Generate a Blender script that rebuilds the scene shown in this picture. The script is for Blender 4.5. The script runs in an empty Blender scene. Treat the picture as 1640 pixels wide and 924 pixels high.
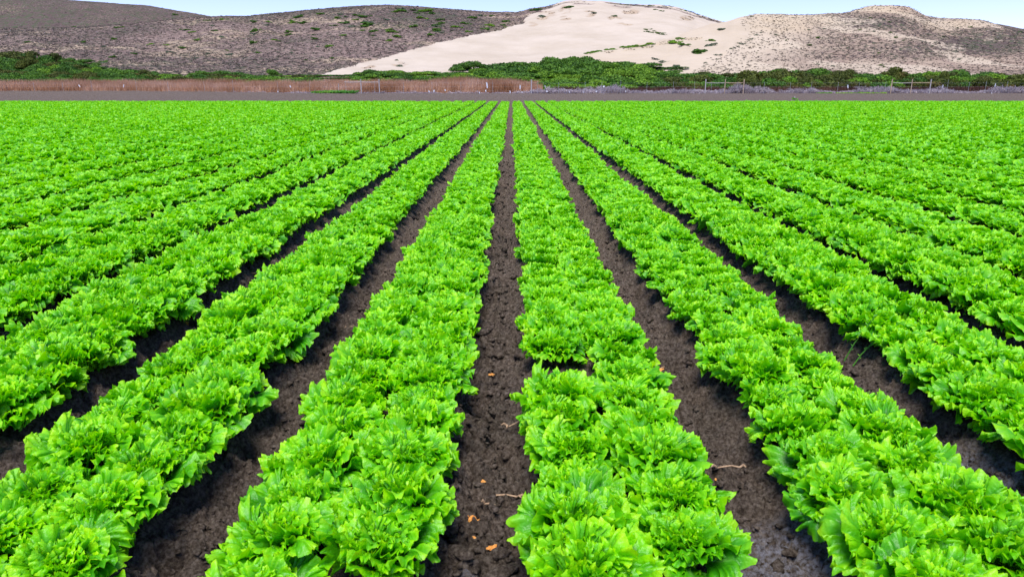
import bpy, math, random
import numpy as np
R = math.radians
sc = bpy.context.scene
COL = sc.collection

# ------------------------------------------------------------------ camera, sky, sun, exposure
CAM_H = 1.50
F = 1093.0 / 1640.0            # focal length in picture widths (24 mm on a 36 mm frame)
TILT = math.atan((462 - 136) / 1093.0)
cd = bpy.data.cameras.new('camera'); cam = bpy.data.objects.new('camera', cd); COL.objects.link(cam)
cd.sensor_width = 36.0; cd.lens = 36.0 * F; cd.clip_start = 0.05; cd.clip_end = 9000
cam.location = (0, 0, CAM_H); cam.rotation_euler = (math.pi / 2 - TILT, 0, 0)
cd.dof.use_dof = True; cd.dof.focus_distance = 9.0; cd.dof.aperture_fstop = 9
sc.camera = cam
SUN_EL, SUN_AZ = R(71), R(-165)         # azimuth of the sun, measured from +Y towards +X
w = bpy.data.worlds.new('World'); sc.world = w; w.use_nodes = True
nt = w.node_tree; nt.nodes.clear()
sky = nt.nodes.new('ShaderNodeTexSky'); sky.sky_type = 'NISHITA'; sky.sun_disc = False
sky.sun_elevation = SUN_EL; sky.sun_rotation = SUN_AZ; sky.air_density = 1.0; sky.dust_density = 0.0; sky.ozone_density = 6.0; sky.altitude = 0
bg = nt.nodes.new('ShaderNodeBackground'); bg.inputs['Strength'].default_value = 0.118
wo = nt.nodes.new('ShaderNodeOutputWorld')
tint = nt.nodes.new('ShaderNodeMix'); tint.data_type = 'RGBA'; tint.blend_type = 'MULTIPLY'; tint.inputs[0].default_value = 1.0
tint.inputs[7].default_value = (0.93, 0.79, 1.02, 1)          # slightly lilac coastal air
nt.links.new(sky.outputs[0], tint.inputs[6]); nt.links.new(tint.outputs[2], bg.inputs[0]); nt.links.new(bg.outputs[0], wo.inputs[0])
sd = bpy.data.lights.new('sun', 'SUN'); sun = bpy.data.objects.new('sun', sd); COL.objects.link(sun)
sd.energy = 2.9; sd.angle = R(28); sd.color = (1.0, 0.96, 0.9)
sun.rotation_euler = (math.pi / 2 - SUN_EL, 0, math.pi - SUN_AZ)
sun.location = (0, -5, 30)
sc.view_settings.view_transform = 'Standard'; sc.view_settings.look = 'None'
sc.view_settings.exposure = 0.93; sc.view_settings.gamma = 1; sc.view_settings.use_curve_mapping = False
sc.cycles.max_bounces = 6; sc.cycles.diffuse_bounces = 4; sc.cycles.transmission_bounces = 4; sc.cycles.glossy_bounces = 2
sc.cycles.use_denoising = True

# ------------------------------------------------------------------ helpers
rng = np.random.default_rng(7)
rnd = random.Random(11)

def mk(name, v, f, mat=None, parent=None, smooth=False, attrs=None, loc=None):
    """one mesh object from a vertex array and an (n,3) or (n,4) face array"""
    me = mesh(name, v, f, mat, smooth, attrs)
    o = bpy.data.objects.new(name, me); COL.objects.link(o)
    if parent is not None: o.parent = parent
    if loc is not None: o.location = loc
    return o

def mesh(name, v, f, mat=None, smooth=False, attrs=None):
    v = np.asarray(v, np.float32); f = np.asarray(f, np.int32)
    me = bpy.data.meshes.new(name)
    n, k = f.shape
    me.vertices.add(len(v)); me.vertices.foreach_set('co', v.ravel())
    me.loops.add(n * k); me.loops.foreach_set('vertex_index', f.ravel())
    me.polygons.add(n); me.polygons.foreach_set('loop_start', np.arange(0, n * k, k, dtype=np.int32))
    if smooth: me.polygons.foreach_set('use_smooth', np.ones(n, bool))
    for an, av in (attrs or {}).items():
        a = me.attributes.new(an, 'FLOAT', 'POINT'); a.data.foreach_set('value', np.asarray(av, np.float32))
    if mat is not None: me.materials.append(mat)
    me.update(calc_edges=True)
    return me

def tag(o, label=None, cat=None, group=None, kind=None):
    if label: o['label'] = label
    if cat: o['category'] = cat
    if group: o['group'] = group
    if kind: o['kind'] = kind
    return o

def empty(name, loc, rz=0.0):
    o = bpy.data.objects.new(name, None); COL.objects.link(o)
    o.location = loc; o.rotation_euler = (0, 0, rz); o.empty_display_size = 0.2
    return o

def h2(ix, iy, seed):
    n = (ix.astype(np.int64) * 374761393 + iy.astype(np.int64) * 668265263 + seed * 974634777) & 0xffffffff
    n = ((n ^ (n >> 13)) * 1274126177) & 0xffffffff
    return ((n ^ (n >> 16)) & 0xffffff) / float(0xffffff)

def vn(x, y, seed=0):
    ix = np.floor(x); iy = np.floor(y); fx = x - ix; fy = y - iy
    fx = fx * fx * (3 - 2 * fx); fy = fy * fy * (3 - 2 * fy)
    ix = ix.astype(np.int64); iy = iy.astype(np.int64)
    a = h2(ix, iy, seed); b = h2(ix + 1, iy, seed); c = h2(ix, iy + 1, seed); d = h2(ix + 1, iy + 1, seed)
    return (a * (1 - fx) + b * fx) * (1 - fy) + (c * (1 - fx) + d * fx) * fy * 1.0

def fbm(x, y, seed=0, octv=4, gain=0.5):
    s = 0; a = 1; t = 0
    for k in range(octv):
        s = s + a * vn(x * 2 ** k + 13.7 * k, y * 2 ** k - 7.3 * k, seed + k); t += a; a *= gain
    return s / t

def sstep(a, b, x):
    t = np.clip((x - a) / (b - a), 0, 1); return t * t * (3 - 2 * t)

def grid_faces(nr, nc):
    i = np.arange(nr - 1)[:, None] * nc + np.arange(nc - 1)[None, :]
    return np.stack([i, i + 1, i + nc + 1, i + nc], -1).reshape(-1, 4)

CT, ST = math.cos(TILT), math.sin(TILT)
def ray(X, Y):
    a = (X - 820) / 1093.0; b = (462 - Y) / 1093.0
    return a, b * ST + CT, b * CT - ST
def at_depth(X, Y, D):
    """the world point seen at picture position X, Y (1640 wide) at ground distance D"""
    a, dy, dz = ray(np.asarray(X, float), np.asarray(Y, float)); s = D / dy
    return a * s, D + 0 * s, CAM_H + dz * s
def on_ground(X, Y, z=0.0):
    a, dy, dz = ray(X, Y); s = (z - CAM_H) / dz
    return a * s, dy * s, z

# ------------------------------------------------------------------ materials
def mat(name):
    m = bpy.data.materials.new(name); m.use_nodes = True; t = m.node_tree; t.nodes.clear()
    out = t.nodes.new('ShaderNodeOutputMaterial'); p = t.nodes.new('ShaderNodeBsdfPrincipled')
    t.links.new(p.outputs[0], out.inputs[0]); p.inputs['Roughness'].default_value = 0.8
    p.inputs['Specular IOR Level'].default_value = 0.3
    return m, t, p, out
def node(t, ty, **kw):
    n = t.nodes.new(ty)
    for k, v in kw.items(): setattr(n, k, v)
    return n
def noise(t, scale, detail=3, rough=0.6, vec=None, co='Object'):
    n = node(t, 'ShaderNodeTexNoise'); n.inputs['Scale'].default_value = scale
    n.inputs['Detail'].default_value = detail; n.inputs['Roughness'].default_value = rough
    if vec is None:
        tc = node(t, 'ShaderNodeTexCoord'); vec = tc.outputs[co]
    t.links.new(vec, n.inputs['Vector']); return n.outputs['Fac']
def ramp(t, fac, stops, interp='LINEAR'):
    r = node(t, 'ShaderNodeValToRGB'); r.color_ramp.interpolation = interp
    el = r.color_ramp.elements
    while len(el) < len(stops): el.new(0.5)
    for e, (p, c) in zip(el, stops):
        e.position = p; e.color = (*c, 1) if len(c) == 3 else c
    t.links.new(fac, r.inputs[0]); return r.outputs[0]
def mixc(t, fac, a, b, mode='MIX'):
    m = node(t, 'ShaderNodeMix', data_type='RGBA', blend_type=mode)
    for s, x in ((m.inputs[0], fac), (m.inputs[6], a), (m.inputs[7], b)):
        if isinstance(x, (int, float)): s.default_value = x
        elif isinstance(x, tuple): s.default_value = (*x, 1)
        else: t.links.new(x, s)
    return m.outputs[2]
def math_(t, op, a, b=0.0, clamp=False):
    m = node(t, 'ShaderNodeMath', operation=op, use_clamp=clamp)
    for s, x in ((m.inputs[0], a), (m.inputs[1], b)):
        if isinstance(x, (int, float)): s.default_value = x
        else: t.links.new(x, s)
    return m.outputs[0]
def attr(t, n): return node(t, 'ShaderNodeAttribute', attribute_name=n).outputs['Fac']
def bump(t, p, h, dist, strength=1.0):
    b = node(t, 'ShaderNodeBump'); b.inputs['Distance'].default_value = dist; b.inputs['Strength'].default_value = strength
    t.links.new(h, b.inputs['Height']); t.links.new(b.outputs[0], p.inputs['Normal'])

def leaf_material():
    m, t, p, out = mat('lettuce_leaf')
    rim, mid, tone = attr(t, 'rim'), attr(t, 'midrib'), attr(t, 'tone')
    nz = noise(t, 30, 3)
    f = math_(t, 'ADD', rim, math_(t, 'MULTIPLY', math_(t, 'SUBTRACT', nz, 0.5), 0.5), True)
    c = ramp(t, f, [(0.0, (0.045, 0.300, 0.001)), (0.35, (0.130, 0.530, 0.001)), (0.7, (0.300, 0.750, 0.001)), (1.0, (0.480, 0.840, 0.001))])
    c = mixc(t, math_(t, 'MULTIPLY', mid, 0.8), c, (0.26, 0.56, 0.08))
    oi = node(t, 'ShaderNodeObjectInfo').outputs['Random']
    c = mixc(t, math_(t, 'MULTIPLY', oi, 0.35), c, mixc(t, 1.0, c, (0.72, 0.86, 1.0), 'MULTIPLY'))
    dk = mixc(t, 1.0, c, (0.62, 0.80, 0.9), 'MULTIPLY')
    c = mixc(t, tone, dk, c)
    t.links.new(c, p.inputs['Base Color'])
    p.inputs['Roughness'].default_value = 0.44; p.inputs['Specular IOR Level'].default_value = 0.5
    vein = noise(t, 60, 2)
    bump(t, p, vein, 0.008, 0.6)
    tr = node(t, 'ShaderNodeBsdfTranslucent')
    t.links.new(mixc(t, 1.0, c, (1.35, 1.30, 0.4), 'MULTIPLY'), tr.inputs['Color'])
    mx = node(t, 'ShaderNodeMixShader'); mx.inputs[0].default_value = 0.37
    t.links.new(p.outputs[0], mx.inputs[1]); t.links.new(tr.outputs[0], mx.inputs[2]); t.links.new(mx.outputs[0], out.inputs[0])
    return m

def soil_material(name, bumpy=True):
    m, t, p, out = mat(name)
    a = noise(t, 3.0, 4); b = noise(t, 60, 5, 0.7)
    c = ramp(t, b, [(0.36, (0.036, 0.026, 0.019)), (0.5, (0.098, 0.076, 0.058)), (0.64, (0.180, 0.147, 0.118))])
    c = mixc(t, ramp(t, a, [(0.35, (0, 0, 0)), (0.7, (1, 1, 1))]), c, mixc(t, 1.0, c, (1.35, 1.3, 1.3), 'MULTIPLY'))
    d = attr(t, 'salt')
    s = math_(t, 'MULTIPLY', d, ramp(t, noise(t, 45, 5, 0.75), [(0.42, (0, 0, 0)), (0.62, (1, 1, 1))]))
    c = mixc(t, s, c, (0.30, 0.29, 0.32))
    t.links.new(c, p.inputs['Base Color']); p.inputs['Roughness'].default_value = 0.85
    p.inputs['Specular IOR Level'].default_value = 0.08
    bump(t, p, noise(t, 110, 6, 0.8), 0.02, 1.0)
    return m

def simple(name, c0, c1, scale=8, rough=0.8, lo=0.35, hi=0.65):
    m, t, p, out = mat(name)
    t.links.new(ramp(t, noise(t, scale, 4), [(lo, c0), (hi, c1)]), p.inputs['Base Color'])
    p.inputs['Roughness'].default_value = rough
    return m

def foliage_material(name, c0, c1, c2, tl=0.2, dead=None):
    m, t, p, out = mat(name)
    a = attr(t, 'shade')
    oi = node(t, 'ShaderNodeObjectInfo').outputs['Random']
    f = math_(t, 'ADD', math_(t, 'MULTIPLY', a, 0.75), math_(t, 'MULTIPLY', oi, 0.35), True)
    c = ramp(t, f, [(0.1, c0), (0.55, c1), (1.0, c2)])
    if dead:
        c = mixc(t, ramp(t, noise(t, 0.9, 3), [(0.54, (0, 0, 0)), (0.72, (1, 1, 1))]), c, dead)
    t.links.new(c, p.inputs['Base Color']); p.inputs['Roughness'].default_value = 0.7
    tr = node(t, 'ShaderNodeBsdfTranslucent'); t.links.new(c, tr.inputs['Color'])
    mx = node(t, 'ShaderNodeMixShader'); mx.inputs[0].default_value = tl
    t.links.new(p.outputs[0], mx.inputs[1]); t.links.new(tr.outputs[0], mx.inputs[2]); t.links.new(mx.outputs[0], out.inputs[0])
    return m

def hill_material():
    m, t, p, out = mat('dune_and_scrub')
    sand, dens, tan = attr(t, 'sand'), attr(t, 'scrub'), attr(t, 'tan')
    n0 = noise(t, 0.06, 5, 0.65)
    sc_ = ramp(t, n0, [(0.35, (0.42, 0.350, 0.262)), (0.65, (0.49, 0.415, 0.325))])
    sc_ = mixc(t, math_(t, 'MULTIPLY', tan, 0.8), sc_, (0.44, 0.345, 0.225))
    # bare ground between the scrub
    bare = mixc(t, tan, (0.235, 0.172, 0.140), (0.42, 0.325, 0.22))
    bare = mixc(t, ramp(t, noise(t, 0.12, 3), [(0.4, (0, 0, 0)), (0.65, (1, 1, 1))]), bare, mixc(t, 1.0, bare, (0.78, 0.74, 0.76), 'MULTIPLY'))
    bare = mixc(t, sand, bare, sc_)
    scr = ramp(t, noise(t, 0.22, 4), [(0.3, (0.066, 0.047, 0.042)), (0.47, (0.110, 0.081, 0.070)), (0.56, (0.060, 0.072, 0.036)), (0.72, (0.14, 0.118, 0.102))])
    n1 = noise(t, 0.75, 4, 0.72)
    thr = math_(t, 'SUBTRACT', 0.70, math_(t, 'MULTIPLY', dens, 0.36))
    k = math_(t, 'MULTIPLY', math_(t, 'SUBTRACT', n1, thr), 12.0, True)
    c = mixc(t, k, bare, scr)
    t.links.new(c, p.inputs['Base Color']); p.inputs['Roughness'].default_value = 0.95
    p.inputs['Specular IOR Level'].default_value = 0.1
    hgt = k
    bump(t, p, hgt, 0.5, 0.8)
    return m

M = dict(
    leaf=leaf_material(), soil=soil_material('dark_soil'), clod=soil_material('soil_clod', False),
    hill=hill_material(),
    tan=simple('dry_meadow_soil', (0.20, 0.13, 0.085), (0.34, 0.24, 0.17), 0.5),
    wood=simple('weathered_wood', (0.36, 0.33, 0.31), (0.50, 0.46, 0.44), 6),
    tanwood=simple('tan_wood', (0.42, 0.30, 0.20), (0.56, 0.42, 0.30), 6),
    steel=simple('galvanised_steel', (0.35, 0.38, 0.38), (0.50, 0.52, 0.52), 20, 0.5),
    white=simple('white_plastic', (0.70, 0.72, 0.76), (0.85, 0.86, 0.88), 20, 0.5),
    orange=simple('orange_petal', (0.55, 0.20, 0.035), (0.68, 0.34, 0.09), 90),
    straw=simple('straw_stem', (0.30, 0.19, 0.11), (0.50, 0.34, 0.22), 90),
    bush=foliage_material('bush_leaves', (0.018, 0.050, 0.008), (0.045, 0.125, 0.010), (0.105, 0.230, 0.014)),
    bright=foliage_material('bright_bush_leaves', (0.04, 0.10, 0.008), (0.10, 0.22, 0.012), (0.20, 0.36, 0.018)),
    rust=foliage_material('olive_bush_leaves', (0.022, 0.034, 0.006), (0.060, 0.080, 0.008), (0.11, 0.135, 0.012), dead=(0.13, 0.075, 0.014)),
    grey=foliage_material('dry_grey_twigs', (0.22, 0.175, 0.185), (0.36, 0.30, 0.31), (0.52, 0.45, 0.46), 0.2),
    sage=foliage_material('sage_leaves', (0.05, 0.075, 0.045), (0.09, 0.13, 0.075), (0.15, 0.19, 0.10), 0.1),
    scrub=foliage_material('scrub_twigs', (0.050, 0.052, 0.030), (0.105, 0.088, 0.070), (0.21, 0.175, 0.15), 0.1),
    red=foliage_material('rust_red_stems', (0.06, 0.022, 0.016), (0.11, 0.042, 0.028), (0.18, 0.09, 0.05), 0.1),
    reed=foliage_material('dry_reeds', (0.34, 0.16, 0.075), (0.56, 0.31, 0.17), (0.72, 0.50, 0.37), 0.25),
    weed=foliage_material('weed_leaves', (0.04, 0.16, 0.02), (0.09, 0.30, 0.03), (0.30, 0.46, 0.05), 0.25),
)

# ------------------------------------------------------------------ the field's soil: ridged beds and furrows
PITCH, FUR0 = 0.918, -0.080          # bed pitch, x of the central furrow
FIELD_END, FENCE_Y = 56.0, 121.0
BED_H = 0.10
def soil_z(x, y, fine=True):
    k = (x - FUR0) / PITCH; u = np.abs(k - np.round(k)) * PITCH
    kc = np.round(k)
    z = BED_H * sstep(0.07, 0.27, u)
    amp = np.where(y < FIELD_END + 1, 1.0, 0.8)
    z = z * amp
    if fine:
        fade = np.clip(14.0 / (y + 1), 0, 1)
        rough = 1.25 * (1 - 0.45 * sstep(0.08, 0.3, u)) * (0.65 + 0.7 * h2(kc.astype(np.int64), kc.astype(np.int64) * 0, 3))
        rough = np.where(kc == 0, np.where((x - FUR0) < 0.02, 2.3, 1.3), rough)
        a = fbm(x / 0.20, y / 0.20, 5, 2) - 0.5
        wx = 0.05 * (fbm(x / 0.06, y / 0.06, 51, 2) - 0.5); wy = 0.05 * (fbm(x / 0.06, y / 0.06, 57, 2) - 0.5)
        b = fbm((x + wx) / 0.07, (y + wy) / 0.05, 9, 4, 0.65)
        b = np.clip(1 - 1.6 * b, -1, 1)
        c = fbm((x + wx * .5) / 0.022, (y + wy * .5) / 0.022, 21, 2) - 0.5
        pits = sstep(0.64, 0.74, fbm(x / 0.11, y / 0.09, 33, 2))
        z = z + rough * (0.055 * a - 0.062 * (b - 0.2) - 0.034 * pits) + 0.034 * c * fade
        z = z + 0.03 * (fbm(x / 1.3, y / 2.5, 40, 2) - 0.5)
    return z

ys = [1.15]
while ys[-1] < FENCE_Y + 3: ys.append(ys[-1] + max(0.0065, 0.0036 * ys[-1]))
ys = np.array(ys); ncol = 1080
us = np.linspace(-1.0, 1.0, ncol)
Yg = np.repeat(ys[:, None], ncol, 1); Xg = us[None, :] * (0.98 * Yg + 1.0)
Zg = soil_z(Xg, Yg)
# the bare headland beyond the crop: a low earth bank and long ridges
Zg = np.where(Yg > FIELD_END + 1, Zg * 0.9 + 0.16 * (fbm(Xg / 3, Yg / 2.5, 60, 3) - 0.5), Zg)
bank = np.exp(-((Yg - 100) / 7.0) ** 2) * sstep(-10, -52, Xg) * 0.55
Zg = Zg + bank
def spot(cx, cy, rx, ry): return np.clip(1.35 - ((Xg - cx) / rx) ** 2 - ((Yg - cy) / ry) ** 2, 0, 1)
salt = 0
for (X, Y, rx, ry) in ((1262, 880, .20, .22), (1215, 905, .12, .1), (1290, 905, .16, .1), (1600, 775, .16, .3), (1490, 690, .07, .09), (1560, 740, .06, .08), (760, 905, .05, .03)):
    gx, gy, _ = on_ground(X, Y, 0.05); salt = np.maximum(salt, spot(gx, gy, rx, ry))
V = np.stack([Xg, Yg, Zg], -1).reshape(-1, 3)
g = mk('ground', V, grid_faces(len(ys), ncol), M['soil'], smooth=True, attrs={'salt': np.asarray(salt).ravel()})
tag(g, 'dark brown soil of the field, ridged into long furrows', kind='structure')

# a wide base sheet to the horizon, below everything
b = mk('land', [(-6000, -600, -0.45), (6000, -600, -0.45), (6000, 8000, -0.45), (-6000, 8000, -0.45)], [(0, 1, 2, 3)], M['tan'])
tag(b, 'flat tan land under the field and hills', kind='structure')

# ------------------------------------------------------------------ dunes and hills
def lerp_pts(pts, X):
    p = np.array(pts, float); return np.interp(X, p[:, 0], p[:, 1])
D_FOOT, Y_FOOT = 185.0, 123.0
RIDGE = {
 'back':  [(-900, -40), (-300, -60), (-100, -22), (30, -8), (113, 1), (160, 4), (200, 7), (235, 9), (270, 15), (300, 20), (340, 27), (400, 42), (500, 70)],
 'main':  [(-900, 30), (-300, 48), (0, 46), (100, 45), (180, 42), (250, 36), (300, 30), (340, 28), (400, 26), (500, 16), (560, 11), (620, 9), (660, 11), (700, 14), (780, 20),
           (830, 21), (850, 15), (880, 11), (905, 3), (930, 2), (965, 4), (1000, 8), (1035, 9), (1050, 8), (1080, 12), (1110, 22), (1155, 36), (1200, 56), (1300, 90), (1500, 110)],
 'right': [(850, 121), (930, 90), (980, 80), (1040, 69), (1085, 60), (1105, 50), (1130, 42), (1156, 37), (1190, 27), (1215, 23), (1260, 24), (1300, 25), (1352, 24), (1372, 17), (1390, 11), (1405, 9),
           (1445, 10), (1462, 14), (1478, 24), (1495, 29), (1540, 31), (1570, 33), (1596, 40), (1620, 50), (1700, 66), (1900, 80), (2500, 105)],
 'far':   [(1400, 60), (1500, 46), (1560, 40), (1600, 39), (1630, 45), (1660, 52), (1800, 54), (2000, 48), (2500, 60)],
}
LAY = {  # ridge distance, foot distance, foot picture height, ridge roundness
 'back': (620, 420, 100, 1.0), 'main': (400, D_FOOT, Y_FOOT, 1.0), 'right': (310, D_FOOT, Y_FOOT, 1.0), 'far': (560, 400, 100, 1.0)}
def poly_mask(poly, X, Y):
    inside = np.zeros(X.shape, bool); n = len(poly)
    for i in range(n):
        x1, y1 = poly[i]; x2, y2 = poly[(i + 1) % n]
        c = ((y1 > Y) != (y2 > Y)) & (X < (x2 - x1) * (Y - y1) / (y2 - y1 + 1e-9) + x1)
        inside ^= c
    return inside
SAND_MAIN = [(500, 128), (540, 113), (575, 102), (620, 92), (660, 80), (700, 70), (745, 60), (790, 52), (820, 43), (836, 38), (842, 30), (856, 24), (880, 14), (903, -8), (960, -8), (1000, 0), (1155, 20), (1400, 60), (1400, 135), (500, 135)]
SAND_RIGHT = [(800, 135), (880, 100), (980, 76), (1100, 30), (1155, 20), (1198, 22), (1186, 40), (1205, 52), (1190, 62), (1170, 78), (1150, 90), (1128, 104), (1090, 135)]
def hill_surface(key, X, t):
    """world xyz on layer at picture column X and slope parameter t (0 foot, 1 ridge, >1 behind)"""
    Dr, Df, Yf, _ = LAY[key]
    Yr = lerp_pts(RIDGE[key], X)
    Yr = (Yr + lerp_pts(RIDGE[key], X - 5) + lerp_pts(RIDGE[key], X + 5)) / 3
    Yr = np.minimum(Yr, Yf - 0.5)
    wob = 1 + 0.10 * (vn(X / 170.0, X * 0, 71) - 0.5)
    DR = Df + (Dr - Df) * wob * np.clip((Yf - Yr) / 85.0, 0.25, 1.1)
    D = Df + (DR - Df) * np.minimum(t, 1.0)
    _, _, zf = at_depth(X, Yf, Df); _, _, zr = at_depth(X, Yr, DR)
    tt = np.clip(t, 0, 1); shp = 0.42 * tt + 0.58 * (3 * tt * tt - 2 * tt ** 3)
    z = zf + (zr - zf) * shp
    win = np.sin(math.pi * tt) ** 0.8
    px = (X - 820) / 1093 * DR
    if key == 'main' or key == 'right':
        calm = 1 - 0.75 * sstep(520, 600, X) * sstep(1200, 1140, X) * (key == 'main')
        z = z + calm * win * (4.5 * (fbm(px / 38, t * 2.2, 81, 3) - 0.5) + 2.2 * (np.abs(fbm(px / 17, t * 1.2 + px / 60, 91, 2) - 0.5) * 2 - 0.4))
    else:
        z = z + win * 7 * (fbm(px / 60, t * 2, 83, 3) - 0.5)
    beh = np.clip(t - 1, 0, None)
    D = D + beh * 160
    z = z - beh * beh * 90 - beh * 3
    zc = D * CT + (CAM_H - z) * ST
    x = (X - 820) / 1093.0 * zc
    return x, D, z
def proj(x, y, z):
    dz = z - CAM_H; zc = y * CT - dz * ST; v = dz * CT + y * ST
    return 820 + 1093 * x / zc, 462 - 1093 * v / zc
DUST = {}
def hill(name, key, x0, x1, label, step=2.0, nt_=170):
    Xc = np.arange(x0, x1 + step, step)
    tv = np.concatenate([np.linspace(0, 1, nt_), np.linspace(1, 1.7, 14)[1:]])
    XX, TT = np.meshgrid(Xc, tv)
    x, y, z = hill_surface(key, XX, TT)
    # small scale relief: scrubby ground and wind ripples
    PX, PY = proj(x, y, z)
    jx = PX + 14 * (fbm(x / 9, y / 9, 101, 3) - 0.5) * 1.0; jy = PY + 7 * (fbm(x / 7, y / 7, 105, 3) - 0.5)
    sand = np.zeros(XX.shape); scrub = np.full(XX.shape, 0.8); tan = np.zeros(XX.shape)
    big = fbm(x / 45, y / 45, 111, 3)
    if key == 'main':
        edge = np.where(PX < 800, 0.35, 1.0)
        sand = poly_mask(SAND_MAIN, PX + (jx - PX) * edge, PY + (jy - PY) * edge).astype(float)
        scrub = 0.62 + 0.7 * (big - 0.5) + 0.12 * sstep(60, 20, PY)
        tan = np.clip(sstep(0.5, 0.68, fbm(x / 25, y / 12, 117, 3)) * 0.8 + sstep(95, 118, PY) * 0.25, 0, 1)
        tan = tan * (1 - sand)
        crest = sstep(9, 3, PY - lerp_pts(RIDGE['main'], PX)) * (PX > 850)
        patch = sstep(0.50, 0.60, fbm(x / 9, y / 9, 121, 3)) * crest
        sand = sand * (1 - 0.85 * patch)
        for (cx, cy, rx, ry) in ((878, 23, 14, 5), (905, 17, 9, 7), (945, 22, 10, 6), (868, 30, 10, 4), (905, 30, 10, 3), (985, 30, 12, 4), (1000, 40, 14, 3), (1010, 20, 14, 4), (850, 40, 12, 3), (1100, 30, 14, 4), (590, 108, 12, 3), (640, 104, 14, 4), (700, 78, 8, 2)):
            q = sstep(1.3, 0.4, ((PX - cx) / rx) ** 2 + ((PY - cy) / ry) ** 2) * sstep(0.42, 0.55, fbm(x / 5, y / 5, 131, 3)); sand = sand * (1 - 0.8 * q); scrub = scrub * (1 - q) + 0.45 * q; tan = np.maximum(tan, q)
        z = z - 6 * sstep(3, 16, PY - lerp_pts(RIDGE['right'], PX)) * sstep(900, 960, PX) * (TT < 1)
    elif key == 'right':
        sand = poly_mask(SAND_RIGHT, jx, jy).astype(float)
        Yr = lerp_pts(RIDGE['right'], PX)
        near = sstep(0, 60, PX - (1240 - (PY - 25) * 1.2))
        near = sstep(-20, 190, PX - (1240 - (PY - 25) * 1.2)); scrub = 0.10 + 0.38 * near + 0.5 * (big - 0.5)
        def blob(cx, cy, rx, ry): return np.exp(-((PX - cx) / rx) ** 2 - ((PY - cy) / ry) ** 2)
        scrub = scrub + 0.34 * blob(1375, 38, 85, 11) + 0.30 * blob(1520, 80, 120, 16) + 0.2 * blob(1600, 60, 80, 20) - 0.25 * blob(1420, 103, 260, 6)
        scrub = scrub - 0.35 * blob(1415, 16, 50, 5) + 0.2 * blob(1300, 62, 60, 10)
        tan = np.clip(blob(1420, 16, 80, 9) + blob(1270, 35, 90, 16) + blob(1540, 40, 60, 12) + 0.45 * sstep(0.45, 0.65, fbm(x / 20, y / 20, 119, 3)), 0, 1)
        # the olive-tan grass line along the small front crest
        g1 = sstep(5.5, 1.0, np.abs(PY - lerp_pts([(930, 84), (980, 80), (1040, 72), (1080, 63), (1100, 60)], PX) - 3)) * ((PX > 925) & (PX < 1125)) * sstep(0.40, 0.52, fbm(x / 4, y / 4, 133, 3))
        g2 = sstep(0.55, 0.64, fbm(x / 7, y / 7, 137, 3)) * sstep(60, 80, PY) * 0.7
        sand = sand * (1 - np.clip(0.75 * g1 + 0.5 * g2, 0, 0.9)); tan = np.maximum(np.clip(tan, 0.45, 1), g1)
    elif key == 'far': scrub = 0.75 + 0.3 * (big - .5)
    else:
        scrub = 0.85 + 0.5 * (big - 0.5); tan = 0.7 * np.exp(-((PX - 20) / 40) ** 2 - ((PY - 18) / 9) ** 2)
    z = z + (1 - sand) * 0.5 * (fbm(x / 2.2, y / 2.2, 141, 2) - 0.5) * (1 - np.clip(TT - 1, 0, 1)) + sand * (1.1 * (fbm(x / 16, y / 10, 143, 3) - 0.5) + 0.10 * np.sin(y * 1.1 + 5 * fbm(x / 12, y / 12, 147, 2)) + 1.0 * np.abs(fbm(x / 30, y / 14, 149, 2) - .5))
    pale = sand
    if key == 'right':
        streak = sstep(0.52, 0.66, fbm(x / 16 + z / 9, z / 5, 161, 3)); pale = np.clip(np.maximum(sand, 1 - near) + 0.75 * streak, 0, 1); scrub = scrub - 0.22 * streak; scrub = np.where(near < .05, scrub - .25, scrub)
        scrub = scrub * (1 - sand) - 0.6 * sand * (1 - g2) 
    else: scrub = scrub * (1 - sand) - 0.6 * sand
    o = mk(name, np.stack([x, y, z], -1).reshape(-1, 3), grid_faces(*XX.shape), M['hill'], smooth=True,
           attrs={'sand': pale.ravel(), 'scrub': np.clip(scrub, -.6, 1.2).ravel(), 'tan': tan.ravel()})
    DUST[key] = (PX, PY, x, y, z, sand, TT)
    return tag(o, label, kind='structure')
hill('hill', 'back', -500, 520, 'brown scrub hill rising behind at far left', 4, 80)
hill('dune', 'main', -560, 1500, 'scrub covered hill and tall pale sand dune')
hill('hill', 'right', 840, 2300, 'tan hill dotted with scrub at the right of the dune')
hill('hill', 'far', 1380, 2500, 'brown hill peeking out behind the tan hill', 5, 60)

# gently rising apron between fence and hill foot
Xc = np.arange(-600, 2300, 12.0); dv = np.linspace(FENCE_Y - 1, D_FOOT + 3, 40)
XX, DD = np.meshgrid(Xc, dv)
ZF = float(at_depth(820, Y_FOOT, D_FOOT)[2])
def apron_z(y): return -0.10 + (ZF + 0.10) * sstep(FENCE_Y + 2, D_FOOT, y) 
zz = apron_z(DD) + 0.5 * (fbm(XX / 40, DD / 6, 151, 3) - 0.5) * sstep(FENCE_Y, FENCE_Y + 12, DD) * sstep(D_FOOT + 2, D_FOOT - 8, DD)
o = mk('meadow', np.stack([(XX - 820) / 1093 * (DD * CT + (CAM_H - zz) * ST), DD, zz], -1).reshape(-1, 3), grid_faces(*XX.shape), M['tan'], smooth=True)
tag(o, 'dry meadow rising from the fence to the hill foot', kind='structure')

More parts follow.
